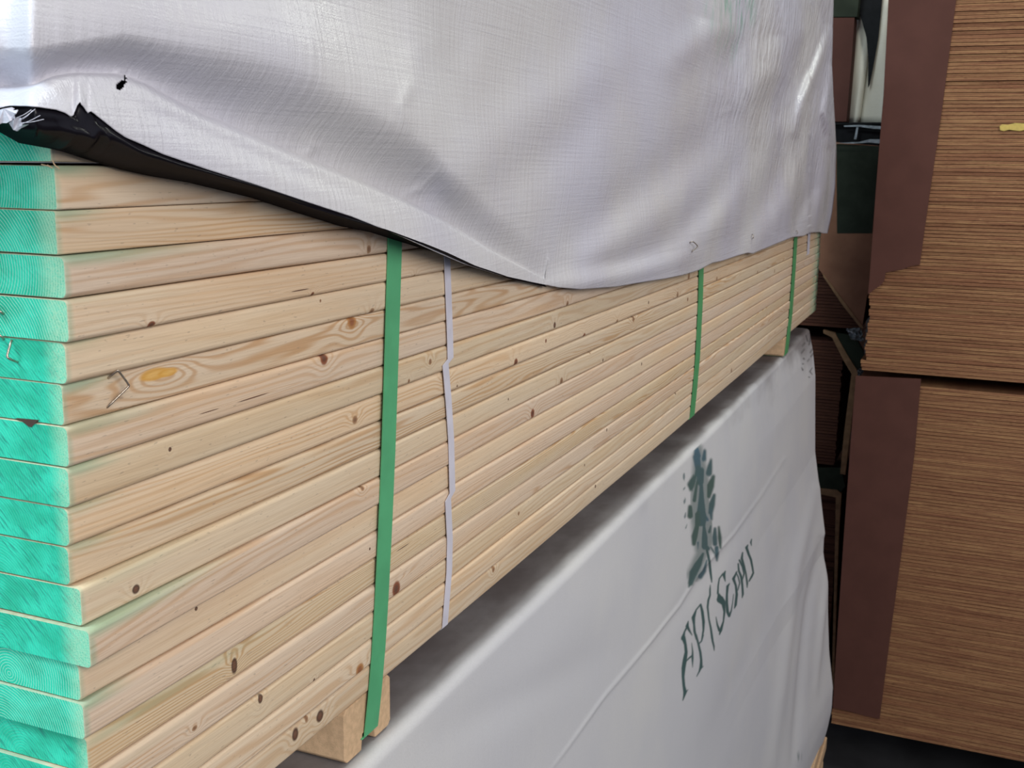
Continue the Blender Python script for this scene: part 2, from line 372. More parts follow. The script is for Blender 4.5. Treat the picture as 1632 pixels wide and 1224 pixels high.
LABEL = {
 -2: 'topmost board of the bundle, almost wholly hidden by the black tarp hem',
 -1: 'short-showing pale board under the torn black hem, wide dark gap beneath it',
 0: 'pale board with blotchy figure directly below the wide dark gap, square-cornered green end',
 1: 'pale board with long brown wavy grain lines, second below the wide dark gap',
 2: 'board with green paint along its top edge, small oval knot by the green strap',
 3: 'plain pale board whose green end has fine arc rings, second above the stapled board',
 4: 'pale board directly above the stapled one, small brown knot on its top edge',
 5: 'board with amber resin streak, orange knot and the bent wire staple in its face',
 6: 'pale board with one round red-brown knot just left of the wide green strap',
 7: 'pale board with a dark crack along its top edge, below the red-knot board',
 8: 'pale board with a pinhead dark knot near its green end, wavy grain at green strap',
 9: 'board with swirling cathedral grain left of the wide green strap, upper of the swirl pair',
 10: 'wider-set board whose rounded green end steps out beneath the flush green ends',
 11: 'board whose bright green end sticks out furthest, with sunlit white top edge',
 12: 'smooth pale board tucked just below the furthest protruding green end',
 13: 'board with a shiny lit top edge, lower of the two protruding green ends',
 14: 'board with strong straight brown grain below the dark open gap at green ends',
 15: 'strongly grained board with dark red knot touching the wide green strap',
 16: 'smooth board with a narrow dark knot, third from the bottom of the bundle',
 17: 'board with an orange eye-shaped knot left of the green strap, second from the bottom',
 18: 'lowest board of the lumber bundle, resting on the grooved spacer blocks'}
def make_board(i):
    zc = row_z(i); y0 = yoff[i]; pyc = 265 + (i + 0.5) * 66.5
    lo, hi = -0.02, 0.03
    for _ in range(40):
        mid = (lo+hi)/2
        if proj((mid, y0, zc))[0] < corner_px[i]: lo = mid
        else: hi = mid
    xo = (lo+hi)/2
    W = 0.14; H = PITCH - random.choice([0.0002, 0.0004, 0.0005, 0.0009]); rad = 0.0012 if i <= 1 and i >= -2 else random.uniform(0.0022, 0.0032)
    h = H/2
    prof = []
    ns = 6
    for k in range(ns+1):      # top front
        a = math.pi/2 * (1 - k/ns); prof.append((-rad + rad*math.cos(a), h - rad + rad*math.sin(a)))
    for k in range(ns+1):
        a = -math.pi/2 * k/ns; prof.append((-rad + rad*math.cos(a), -h + rad + rad*math.sin(a)))
    prof += [(-W, -h), (-W, h)]
    n = len(prof)
    ys = sorted(set([y0, y0+0.0008, y0+.01] + [LEN*((k/70.0)**1.5) + y0 for k in range(1, 71)]))
    end_j = random.uniform(-0.012, 0.004)
    ph = random.random()*9; amp = random.uniform(0.0002, 0.0008)
    vs = []
    for y in ys:
        t = y / LEN
        yy = y + end_j * t
        xs = 0.004*(1 - t) + (xo - 0.004)*math.exp(-y/0.16) + amp * math.sin(3.5*y + ph) + 0.0003*math.sin(11*y+ph*2) + (random.Random(i).uniform(-.0012,.0012))*t
        zs = 0.0005 * math.sin(3.1*y + 1)
        sh = 0.0009 if y == y0 else 0.0
        lift = 0.0012 * math.exp(-y/0.12) if i < 0 else 0.0
        for (a, b) in prof:
            if sh: a2 = a - sh*0.5 if a > -0.05 else a; b2 = b * (1 - sh/h*0.35)
            else: a2, b2 = a, b
            vs.append((a2 + xs, yy, b2 + zs + (lift if a > -0.05 else 0.0)))
    fs = []; mi = []
    for s in range(len(ys)-1):
        for k in range(n):
            fs.append((s*n+k, s*n+(k+1) % n, (s+1)*n+(k+1) % n, (s+1)*n+k)); mi.append(0)
    fs.append(tuple(range(n))[::-1]); mi.append(1)
    fs.append(tuple((len(ys)-1)*n+k for k in range(n))); mi.append(1)
    me = mesh('board', vs, fs, False, mi)
    sm = [True]*(len(fs)-2) + [False, False]; me.polygons.foreach_set('use_smooth', sm)
    import bmesh
    bm = bmesh.new(); bm.from_mesh(me); bmesh.ops.recalc_face_normals(bm, faces=bm.faces); bm.to_mesh(me); bm.free()
    b = 0.70 + random.uniform(-.05, .04)
    base = (b, b*0.795 + random.uniform(-.010, .008), b*0.575 + random.uniform(-.015, .015))
    figure = {1: 1.0, 5: 1.2, 8: .8, 9: 1.0, 14: 1.2, 15: 1.1, 0: .9, 13: .5, 10: .45, 16: .45, 3: .35, 4: .4, 12: .2, 18: .5}.get(i, 0.6)
    bleed = {2: 1.6, 3: 1.1, 6: .9, 10: 1.2, 11: 1.5, 14: 2.2, 15: 1.2}.get(i, 0.3)
    freq = {1: 300.0, 14: 420.0, 15: 420.0, 13: 300., 3: 330., 0: 60.0, 5: 60.0, 8: 260.0, 9: 240.0}.get(i, 170.0)
    kn = KB.get(i, [])
    o = link('board', me, [board_mat(i*1.37+5, kn, base, figure, bleed, freq), end_mat(i*2.1+3, 1.0 if i <= 3 or i in (12, 13) else 0.15)])
    o.location = (0, 0, zc)
    tag(o, LABEL[i], 'board', 'boards in the strapped lumber bundle')
    return o
BOARDS = {i: make_board(i) for i in range(18, -3, -1)}
ZB = row_z(18) - PITCH/2

# ------------------------------------------------------------------ spacers under the bundle
def spacer(yc, wid, hgt, label, depth=0.30):
    z1 = ZB - 0.0006; z0 = z1 - hgt; c = 0.0035
    g = 0.010
    pr = [(-wid/2+c, z0), (-g, z0), (-g*.8, z0+0.012), (g*.8, z0+0.012), (g, z0), (wid/2-c, z0), (wid/2, z0+c), (wid/2, z1-c), (wid/2-c, z1),
          (-wid/2+c, z1), (-wid/2, z1-c), (-wid/2, z0+c)]
    o = prism('spacer_block', [(0.0005, yc+a, z) for a, z in pr], (-depth, 0, 0), M_rough, None, 0.0008)
    tag(o, label, 'spacer', 'grooved wooden spacer blocks under the lumber'); return o
s1y = (onX(548,1218)[1] + onX(622,1150)[1]) / 2
spacer(s1y, 0.066, 0.0415, 'rough-sawn wooden spacer block under the near end of the lumber, wide green strap around it')
s2y = (onX(1241,572)[1] + onX(1262,552)[1]) / 2
spacer(s2y, 0.075, 0.0415, 'small wooden spacer block under the far end of the lumber bundle')

# ------------------------------------------------------------------ straps
def strap(name, pts, width, th, mat, label, group, slack=False, under=0.10):
    """pts: pixel points down the long face; ribbon with thickness that bridges the board faces"""
    row = []
    for k, (px, py) in enumerate(pts):
        row.append(onX(px, py, 0.0035))
    row = [np.array([p[0], p[1], p[2]]) for p in row]
    # straight up behind the tarp
    d = row[0] - row[1]; d /= abs(d[2])
    row = [row[0] + d*0.05] + row
    # resample
    P = []
    for a, b in zip(row[:-1], row[1:]):
        n = max(2, int(abs(a[2]-b[2]) / 0.008))
        for q in range(n): P.append(a + (b-a)*q/n)
    P.append(row[-1])
    # tuck under
    zb = row[-1][2]
    P += [np.array([0.0015, row[-1][1], zb-0.0018]), np.array([-0.004, row[-1][1], zb-0.0026]), np.array([-under, row[-1][1], zb-0.0026])]
    P = [np.array(p) for p in P]
    for p in P[:-3]:
        # rest on the proudest board faces around this height
        xs = []
        for i, b in BOARDS.items():
            if abs(row_z(i) - p[2]) < 0.022:
                me = b.data; xs.append(face_x(i, p[1]))
        p[0] = (max(xs) if xs else 0.0008) + 0.0005 + th/2
        p0y = p[1]
    # smooth x
    # taut: upper convex hull of x over the run
    run = P[:-3]; L = len(run); hull = [0]
    for k in range(1, L):
        while len(hull) > 1 and (run[hull[-1]][0]-run[hull[-2]][0])*(k-hull[-2]) <= (run[k][0]-run[hull[-2]][0])*(hull[-1]-hull[-2]): hull.pop()
        hull.append(k)
    hx = np.interp(range(L), hull, [run[h][0] for h in hull])
    if not slack:
        for k in range(L): run[k][0] = hx[k]
    for k in range(L):
        a_, b_ = proj((0.0035, run[k][1], run[k][2])); q_ = onX(a_, b_, run[k][0]); run[k][1] = q_[1]; run[k][2] = q_[2]
    vs = []; fs = []
    for k, p in enumerate(P):
        t = P[min(k+1, len(P)-1)] - P[max(k-1, 0)]; t /= np.linalg.norm(t)
        nrm = np.array([-t[2], 0, t[0]]); nrm /= np.linalg.norm(nrm)
        if nrm[0] < 0 and k < len(P)-3: nrm = -nrm
        if k >= len(P)-3: nrm = np.array([0, 0, -1.0]) if k > len(P)-3 else np.array([.7, 0, -.7])
        for sy, sn in ((-1, -1), (1, -1), (1, 1), (-1, 1)):
            vs.append(p + np.array([0, sy*width/2, 0]) + nrm*sn*th/2)
    for k in range(len(P)-1):
        for q in range(4): fs.append((k*4+q, k*4+(q+1) % 4, (k+1)*4+(q+1) % 4, (k+1)*4+q))
    fs += [(0, 1, 2, 3), tuple(len(vs)-4+q for q in (3, 2, 1, 0))]
    me = mesh(name, vs, fs)
    import bmesh
    bm = bmesh.new(); bm.from_mesh(me); bmesh.ops.recalc_face_normals(bm, faces=bm.faces); bm.to_mesh(me); bm.free()
    o = link(name, me, [mat]); tag(o, label, 'strap', group); return o
FX = {}
for i, b in BOARDS.items():
    co_ = np.array([v.co[:] for v in b.data.vertices]); n_ = 16
    sect = co_.reshape(-1, n_, 3); FX[i] = (sect[:, 6, 1].copy(), sect[:, 6, 0].copy())
def face_x(i, y): return float(np.interp(y, FX[i][0], FX[i][1]))
def wpx(px, py, w):   # world width along Y of w pixels there
    return abs(onX(px+w/2, py)[1] - onX(px-w/2, py)[1])
strap('green_strap', [(629.5,360),(629,400),(626,500),(623,600),(619,720),(614,840),(608,960),(603,1040),(597,1110),(591,1166)], wpx(615,800,21), 0.0009, M_green,
      'wide green steel strap around the near end of the bundle and its spacer', 'green straps around the lumber')
strap('green_strap', [(1118,420),(1116.5,480),(1112,570),(1107.5,620),(1103,664)], wpx(1112,550,6.5), 0.0009, M_greenf,
      'green strap around the middle of the bundle, just right of the hanging tarp fold', 'green straps around the lumber')
strap('green_strap', [(1269,370),(1265.5,430),(1260.5,500),(1255.5,545),(1253,564)], wpx(1262,450,4.6), 0.0009, M_greenf,
      'green strap around the far end of the bundle, over the far spacer block', 'green straps around the lumber')
strap('white_strap', [(712,400),(714,450),(717,530),(718,571),(710,581),(715,640),(719,700),(721,784),(714,797),(717,860),(716,910),(712,960),(709,998)], wpx(716,700,8.5), 0.0006, M_white,
      'thin white plastic strap with two kinks, just right of the wide green strap', 'white plastic straps')
strap('white_strap', [(1290,366),(1289,385),(1288,405)], wpx(1288,390,3.4), 0.0006, M_white,
      'short faint white strap end near the far corner of the bundle', 'white plastic straps')

# ------------------------------------------------------------------ white tarp over the bundle
def pl(pts):
    a = np.array(pts, float); return lambda x: np.interp(x, a[:, 0], a[:, 1])
crease = pl([(-200,190),(0,150),(50,138),(80,122),(110,116),(180,116),(205,121),(230,131),(320,180),(400,213),(480,248),(560,281),(640,316),(700,346),(780,397),(870,446),(1330,446)])
brow = pl([(-200,110),(0,80),(100,66),(200,50),(300,66),(400,80),(500,112),(600,172),(690,232),(720,270),(870,400)])
edge = pl([(-200,215),(-60,186),(0,172),(15,168.5),(50,169),(90,175),(104,180),(113,186),(115.5,185),(119,181),(118,178),(121,174),(120.5,170),(124,167),(127,162),(130,167),(134,171),(137,176),(139,180),(142,181),(143,176),(150,181),(165,193),(185,209),(200,219),(230,232),(260,246),(330,270),(400,292),(480,319),(560,345),(640,377),(700,404),(740,421),(800,440),(870,454),
           (890,458),(925,461),(980,457),(1040,447),(1060,444),(1090,438),(1115,430),(1135,419),(1150,416),(1180,406),(1192,403),(1200,404),(1240,389),(1262,381),(1270,378),(1290,376),(1300,371),(1318,370),(1323,372),(1332,372)])
blk = pl([(-200,250),(0,211),(30,228),(80,237),(100,242),(150,258),(190,270),(230,279),(300,291),(400,315),(470,338),(540,360),(590,370),(640,386),(700,404),(760,427),(870,457)])
redge = pl([(-900,1330),(0,1328.5),(60,1327),(100,1326),(150,1328),(200,1331),(240,1333),(300,1331),(340,1326),(372,1319),(460,1314)])
def smooth(x): x = np.clip(x, 0, 1); return x*x*(3-2*x)
def segdist(px, py, a, b):
    ax, ay = a; bx, by = b; dx, dy = bx-ax, by-ay; L2 = dx*dx+dy*dy+1e-9
    t = np.clip(((px-ax)*dx + (py-ay)*dy)/L2, 0, 1)
    return np.hypot(px-ax-t*dx, py-ay-t*dy), t
def ridge(px, py, pts, wd, amp):
    d = np.full(np.shape(px), 1e9); s_ = np.zeros(np.shape(px)); L = [math.dist(a, b) for a, b in zip(pts[:-1], pts[1:])]; T = sum(L); c = 0.0
    for (a, b), l in zip(zip(pts[:-1], pts[1:]), L):
        dd, t = segdist(px, py, a, b); m = dd < d
        s_ = np.where(m, (c + t*l)/T, s_); d = np.minimum(d, dd); c += l
    return amp*np.exp(-(d/wd)**2)*(0.12 + 0.88*np.sin(math.pi*np.clip(0.06 + 0.88*s_, 0, 1))**0.8)
FAMP = 0.5
FOLDS = [  # pixel polyline, width, amplitude (m)
 ([(640,-40),(668,70),(660,125)], 20, 0.0055), ([(655,130),(640,170),(652,200)], 10, 0.003),
 ([(705,-40),(735,60),(722,110)], 22, -0.004),
 ([(690,330),(650,240),(645,190)], 22, -0.003), ([(700,320),(760,250),(830,190),(980,90)], 34, 0.006),
 ([(720,330),(800,300),(900,235),(1010,120)], 30, -0.005),
 ([(880,430),(960,350),(1040,285),(1130,220),(1190,140)], 26, -0.008),
 ([(905,440),(1000,370),(1090,320),(1150,250)], 26, 0.009),
 ([(980,420),(1070,380),(1140,310),(1185,240)], 18, -0.007), ([(1090,400),(1150,350),(1200,270)], 18, 0.009),
 ([(1180,390),(1215,320),(1250,240)], 14, -0.011), ([(1230,370),(1262,310),(1285,230)], 13, 0.012),
 ([(1262,372),(1290,300),(1296,230)], 9, -0.010), ([(1295,365),(1312,300),(1316,230)], 9, 0.012),
 ([(1240,-20),(1255,60),(1235,110),(1185,160)], 20, 0.022), ([(1285,-30),(1296,50),(1270,130),(1250,180)], 13, -0.02),
 ([(1322,50),(1300,110),(1280,160),(1268,210)], 8, 0.02), ([(1325,110),(1315,180),(1322,230)], 6, 0.018),
 ([(1130,-30),(1150,40),(1120,60),(1075,100)], 22, 0.014), ([(1195,-30),(1190,60),(1150,120)], 16, -0.012),
 ([(1137,40),(1138,90),(1149,150),(1150,185),(1132,205)], 2.2, -0.0016), ([(1150,182),(1165,174)], 3, 0.002),
 ([(1111,10),(1110,100)], 2.5, -0.001),
 ([(870,452),(930,452),(1000,436),(1060,420),(1110,405)], 13, 0.008), ([(900,425),(980,418),(1050,404)], 14, -0.004),
 ([(10,115),(22,125),(20,150)], 7, 0.003), ([(48,-40),(50,40),(48,110)], 10, 0.003),
 ([(90,20),(96,100)], 7, 0.0008), ([(150,10),(155,90)], 9, 0.0008), ([(115,10),(120,90)], 8, -0.0008),
 ([(330,-20),(350,90),(420,150)], 40, 0.003), ([(480,-30),(520,80),(600,160)], 40, -0.003),
 ([(120,170),(250,225),(420,280),(600,340)], 16, 0.0018), ([(200,160),(330,215),(500,285),(620,330)], 12, -0.0022),
 ([(190,115),(183,122)], 4, 0.002), ([(480,250),(500,235),(488,222)], 8, 0.002), ([(640,315),(670,300),(700,270)], 5, 0.002)]
def tarp_off(px, py):
    px = np.asarray(px, float); py = np.asarray(py, float)
    fade = smooth((900 - px) / 260.0)
    c = crease(px); b = brow(px); e = edge(px)
    main = 0.0075 + 0.0035*smooth((1150 - px)/1000.)
    # brow bulge above, receding to the crease
    ga = 0.0125*(1 + np.clip((px - 150)/500., 0, 0.7))
    up = np.exp(-((b - py) / 120.0)**2) * ga
    dn = (1 - smooth((py - b) / (c - b + 1e-6))) * ga
    bul = np.where(py < b, up, dn)
    fl = np.clip((py - c) / np.maximum(e - c, 4), 0, 1)
    flap = np.where(py > c, 0.0045*smooth(fl*9) + (0.0135)*np.sqrt(np.clip(fl, 0, 1)), 0.0)
    off = main + (bul + flap) * fade
    # right hand part hangs looser
    off = off + 0.004*smooth((px - 860)/120.)*smooth((px < 1290)*1.0)
    off = off + 0.002*np.sin(px*0.011 + py*0.017) * smooth((px-720)/200.) * smooth((430-py)/100.)
    for pts, wd, amp in FOLDS: off = off + ridge(px, py, pts, wd*(1.25 if wd > 12 else 1.0), amp*FAMP)
    return np.maximum(off, 0.0056 + 0.0035*smooth((1150 - px)/1000.))
XC = 50.0
def tarp_point(px, py, off=None):
    """3d point of the tarp at picture point: long face right of the corner fold, bundle end left of it"""
    if off is None: off = float(tarp_off(px, py))
    if px >= XC: return onX(px, py, off)
    yc = onX(XC, py, float(tarp_off(XC, py)))[1]
    return onY(px, py, yc + 0.003*math.sin((XC-px)*0.05))
cols = list(np.arange(-170, 0, 8)) + list(np.arange(0, 260, 2.5)) + list(np.arange(260, 1180, 4)) + list(np.arange(1180, 1331, 2.5)) + [1332]
NV1, NV2 = 84, 34
TV = []; TPX = []
for cx in cols:
    col = []; cp = []
    c0 = float(crease(cx)) if cx < 870 else float(edge(cx)) - 45; e0 = float(edge(cx))
    ys = [0 + (c0)*k/NV1 for k in range(NV1)] + [c0 + (e0-c0)*k/(NV2-1) for k in range(NV2)]
    ya = np.array(ys); xa = np.full(len(ya), float(cx)) if cx < 1200 else 1200 + (cx-1200)*(redge(ya)-1200)/(1332-1200)
    if cx >= XC:
        oa = tarp_off(xa, ya)
        for x, y, o_ in zip(xa, ya, oa): col.append(onX(x, y, float(o_))); cp.append((x, y))
    else:
        oa = tarp_off(np.full(len(ya), XC), ya)
        for x, y, o_ in zip(xa, ya, oa): col.append(onY(x, y, onX(XC, y, float(o_))[1] + 0.003*math.sin((XC-x)*0.05))); cp.append((x, y))
    p0 = col[0]; up = []
    for k in range(1, 9):
        z = p0[2] + (0.56 - p0[2])*k/8; up.append(np.array([p0[0]*(1-k/10) + 0.006*k/10, p0[1], z]))
    q = up[-1]
    up.append(np.array([min(q[0], 0.0) - 0.006, q[1] + (0.006 if cx < XC else 0), 0.566]))
    up.append(np.array([min(q[0] - 0.15, -0.16), max(q[1], 0.0) + (0.05 if cx < XC else 0), 0.567]))
    col = up[::-1] + col; cp = [(-999, -999)]*len(up) + cp
    TV.append(col); TPX.append(cp)
ic = [k for k, c in enumerate(cols) if 22 <= c <= 84]
for _ in range(14):
    old = [[p.copy() for p in TV[k]] for k in range(len(TV))] if False else {k: TV[k][:] for k in range(ic[0]-1, ic[-1]+2)}
    for k in ic:
        for j in range(len(TV[k])): TV[k][j] = (old[k-1][j] + 2*old[k][j] + old[k+1][j]) / 4
# wrap round the far end
last = TV[-1]
for dx, dy in ((0.012, 0.006), (0.04, 0.010), (0.15, 0.012)):
    TV.append([p + np.array([-dx, dy, 0]) for p in last]); TPX.append([(-999, -999)]*len(last))
nu, nv = len(TV), len(TV[0])
holepoly = [(184,140),(187,133),(191,129),(196,128),(199,120),(202,125),(200,129),(203,131),(199,134),(197,139),(193,143),(190,147),(189,143)]
hp = np.array(holepoly, float)
def inpoly(x, y, P):
    r = False; j = len(P)-1
    for i in range(len(P)):
        if (P[i][1] > y) != (P[j][1] > y) and x < (P[j][0]-P[i][0])*(y-P[i][1])/(P[j][1]-P[i][1]) + P[i][0]: r = not r
        j = i
    return r
faces = []
for (a, b, c_, d) in grid_faces(nu, nv):
    i, j = divmod(a, nv); x, y = TPX[i][j]
    if 180 < x < 206 and 116 < y < 150:
        x2, y2 = TPX[i+1][j+1] if i+1 < nu and j+1 < nv else (x, y)
        if inpoly((x+x2)/2, (y+y2)/2, hp): continue
    faces.append((a, b, c_, d))
me = mesh('cover_sheet', [p for c_ in TV for p in c_], faces, True)
tarp = empty('tarp', (0, 0, ZT))
tag(tarp, 'white woven tarp with torn black hem draped over the lumber bundle', 'tarp')
def tpart(name, me, mats):
    o = link(name, me, mats, tarp); o.location = (0, 0, -ZT); return o
cs = tpart('cover_sheet', me, [M_tarp, M_black])
sd = cs.modifiers.new('thick', 'SOLIDIFY'); sd.thickness = 0.0004; sd.offset = 0.0; sd.use_quality_normals = False
# black rolled hem
hv = []; hc = list(np.arange(-170, 0, 8)) + list(np.arange(0, 260, 3)) + list(np.arange(260, 872, 6))
NH = 22
for cx in hc:
    e0 = float(edge(cx)); b0 = max(float(blk(cx)), e0 + 1.0)
    # back edge on the wood, front edge just inside the white edge
    A = tarp_point(cx, e0 - 2.5, max(float(tarp_off(cx, e0 - 2.5)) - 0.0022, 0.004)) if cx >= XC else tarp_point(cx, e0 - 2.5) + np.array([0, 0.002, 0])
    if cx >= 92: B = onX(cx, b0, 0.0072 - 0.002*(cx-92)/780.)
    else: B = onY(cx, b0, -0.0075 + 0.003*smooth((cx-40)/60.))
    for k in range(NH):
        w_ = k/(NH-1); w3 = w_**3; P = np.array([A[0]*(1-w3) + B[0]*w3, A[1]*(1-w_) + B[1]*w_ if cx > 60 else A[1]*(1-w3) + B[1]*w3, A[2]*(1-w_) + B[2]*w_])
        bulge = math.sin(math.pi*w_)**0.8
        roll = 0.0040*bulge*min(1, np.linalg.norm(A-B)/0.02)
        wr = 0.0010*math.sin(w_*13 + cx*0.013) * (1 if cx > 20 else .4) * bulge
        nx = 1.0 if cx >= 92 else max(0.25, (cx+40)/132.0) if cx > -40 else 0.2
        P = P + np.array([nx*(roll+wr), -(1-nx)*(roll+wr), -0.0015*bulge])
        hv.append(P)
hm = tpart('black_hem', mesh('black_hem', hv, grid_faces(len(hc), NH), True), [M_black])
hm['label'] = 'glossy black rolled hem'
sd = hm.modifiers.new('thick', 'SOLIDIFY'); sd.thickness = 0.0005; sd.offset = -1
# black lining behind the flap
lv = []; lc = list(range(-170, 872, 12))
for cx in lc:
    b0 = float(blk(cx)); t0 = float(crease(cx)) + (-18 if cx > 110 else 12)
    for k in range(8):
        y = b0 - 3 + (t0 - b0 + 3)*k/7
        lv.append(onX(cx, y, 0.0072 - 0.002*(cx-92)/780.) if cx >= 86 else onY(cx, y, -0.0058))
lin = tpart('lining', mesh('lining', lv, grid_faces(len(lc), 8), True), [M_black]); lin['label'] = 'black lining seen through the tears'
# torn white scraps and frayed threads on the hem
def scrap(poly, dy, name='torn_scrap'):
    c_ = np.mean(np.array(poly), axis=0)
    ps = [onY(x, y, dy - 0.0015*math.sin(x*0.6+y)) for x, y in poly]
    o = prism(name, ps, (0, 0.0004, 0), M_tarp, tarp); o.location = (0, 0, -ZT); return o
scrap([(-4,176),(6,173),(18,171),(22,173),(20,176),(28,175),(25,181),(22,184),(24,190),(20,189),(16,193),(10,196),(3,196),(-4,199)], -0.0345)
scrap([(14,196),(22,190),(30,187),(34,189),(32,195),(35,199),(45,198),(38,202),(33,204),(27,209),(21,207),(18,202)], -0.0345)
for a, b in (((28,193),(56,174)), ((30,199),(64,184)), ((26,188),(50,175)), ((33,196),(70,190)), ((36,190),(52,176))):
    o = tube('frayed_thread', [onY(a[0], a[1], -0.036), onY((a[0]+b[0])/2, (a[1]+b[1])/2+1.5, -0.036), onY(b[0], b[1], -0.034)], 0.00012, M_white, tarp, 4)
    o.location = (0, 0, -ZT)

# ------------------------------------------------------------------ staples
def staple(pts, r, label, surf):
    o = tube('staple', [surf(px, py, lift) for px, py, lift in pts], r, M_steel, None, 8)
    tag(o, label, 'staple', 'bent wire staples')
sx = lambda px, py, l: onX(px, py, face_x(5, 0.04) + l)
staple([(172,604,-.002),(173,602,.001),(186,591,.0045),(188,590,.005),(206,614,.006),(205,616,.006),(172,648,.001),(169,651,-.002)], 0.00055,
       'large bent wire staple standing out of the amber-streaked board face', sx)
sy = lambda px, py, l: onY(px, py, 0.001 - l)
staple([(19,541,-.002),(18,544,.003),(11,567,.006),(13,571,.006),(27,577,.002),(29,577,-.002)], 0.00055, 'small hooked staple in the green board ends at the left edge', sy)
staple([(-12,490,-.002),(-10,488,.003),(3,498,.004),(8,503,-.002)], 0.00055, 'stub of a staple at the left edge, highest on the green ends', sy)
staple([(-14,528,-.002),(-12,527,.003),(3,536,.004),(8,545,-.002)], 0.00055, 'stub of a staple at the left edge, just above the hooked staple', sy)
st = lambda px, py, l: onX(px, py, float(tarp_off(px, py)) + l)
staple([(1099,388,-.003),(1100,386,.002),(1105,385,.005),(1112,392,.006),(1111,394,.006),(1103,401,.002),(1101,403,-.003)], 0.0007, 'bent staple fixing the tarp above the middle green strap', st)
staple([(1198,372,-.003),(1200,374,.003),(1201,379,.005),(1198,381,-.003)], 0.0007, 'small staple fixing the tarp right of the larger bent one', st)
staple([(1269,366,-.003),(1270,368,.003),(1272,371,.005),(1270,373,-.003)], 0.0006, 'tiny staple fixing the tarp above the far green strap', st)
ch = prism('chip_mark', [onY(x, y, 0.0009 + yoff[6]) for x, y in ((28,666),(63,669),(62,671),(53,680),(49,679),(36,669))], (0, -0.0012, 0), M_skid, BOARDS[6]); ch.location = (0, 0, -row_z(6)); ch['label'] = 'dark chipped notch'
# wood splinters at the dark gap
for pts in ([(76,263),(80,266),(84,268)], [(84,256),(87,263),(95,269)], [(66,262),(74,264),(80,265)]):
    o = tube('splinter', [onY(x, y, -0.001) for x, y in pts], 0.0003, M_rough, BOARDS[0], 5); o.location = (0, 0, -row_z(0))

# ------------------------------------------------------------------ wrapped pack below
ZP = ZB - 0.0443
PEND = 2.60
sil = [(1290,528),(1296,560),(1300,600),(1300,720),(1308,790),(1315,850),(1313,880),(1319,960),(1322,1040),(1328,1095),(1326,1130),(1318,1165),(1306,1200),(1298,1230)]
silz = []; silx = []
for px, py in sil:
    P = onY(px, py, PEND); silz.append(-P[2]); silx.append(P[0])
def pack_x(Y, z):
    f = np.clip(Y/PEND, 0, 1.05)**3
    xs = np.interp(-z, silz, silx)
    base = 0.0125 + 0.03*np.clip((ZP - z), 0, 2)
    return base*(1-f) + xs*f
PF = [([(1250,730),(1215,790),(1170,850),(1120,905),(1085,965),(1040,1020),(960,1110),(880,1224)], 3.0, 0.0016),
      ([(1240,745),(1200,815),(1150,885),(1100,950),(1040,1040)], 12, -0.0018),
      ([(1250,640),(1225,720)], 10, 0.0012), ([(1300,780),(1270,900),(1250,1050),(1230,1224)], 9, 0.0075),
      ([(1310,860),(1290,960),(1275,1100),(1262,1224)], 7, -0.009), ([(1318,900),(1308,1000),(1300,1100)], 5, 0.008),
      ([(1230,960),(1180,1080),(1120,1224)], 22, -0.004), ([(1260,760),(1255,850),(1230,930)], 14, -0.003),
      ([(700,1180),(850,1100),(960,1040)], 30, -0.002), ([(780,1224),(900,1000),(1000,900)], 50, 0.002)]
def pack_off(Y, z):
    x = pack_x(Y, z); px, py = proj(np.stack([x, Y, z], -1))
    o = np.zeros_like(px)
    for pts, wd, amp in PF: o = o + ridge(px, py, pts, wd, amp)
    return x + o + 0.0015*np.sin(9*Y+4*z)*np.sin(5*z+1), px, py
Ya = np.concatenate([np.linspace(-0.25, 0.95, 60, endpoint=False), np.linspace(0.95, 1.75, 190, endpoint=False), np.linspace(1.75, PEND, 90)])
Za = np.concatenate([np.linspace(ZP-0.010, ZP-0.08, 22, endpoint=False), np.linspace(ZP-0.08, ZP-0.80, 430, endpoint=False), np.linspace(ZP-0.80, -2.2, 60)])
Za = Za[Za > FLOOR + 0.01]
YY, ZZ = np.meshgrid(Ya, Za, indexing='ij')
XX, _, _ = pack_off(YY, ZZ)
PXc, PYc = proj(np.stack([XX, YY, ZZ], -1))
# rounded top edge and top sheet
rows_pre = []
NT_ = 26
for k in range(NT_):
    if k < 18:
        x = -0.34 + (0.34 + 0.0)*k/18.0
        bump_ = 0.0016*np.sin(60*Ya + x*40) * (0.5+0.5*np.sin(7*Ya)) + 0.0022*np.exp(-((x+0.02-0.05*np.sin(9*Ya))/0.01)**2)
        rows_pre.append(np.stack([np.full_like(Ya, x), Ya, ZP + 0.0 + bump_*0.6 - 0.002*(1-k/18.)], -1))
    else:
        a = (k-18)/8.0*math.pi/2
        x0 = XX[:, 0] - 0.010
        rows_pre.append(np.stack([x0 + 0.010*math.sin(a), Ya, np.full_like(Ya, ZP-0.010+0.010*math.cos(a))], -1))
# fix first front rows to sit after the rounding
top = np.stack(rows_pre, 1)
front = np.stack([XX, YY, ZZ], -1)
allv = np.concatenate([top, front], 1)
NU, NVV = allv.shape[0], allv.shape[1]
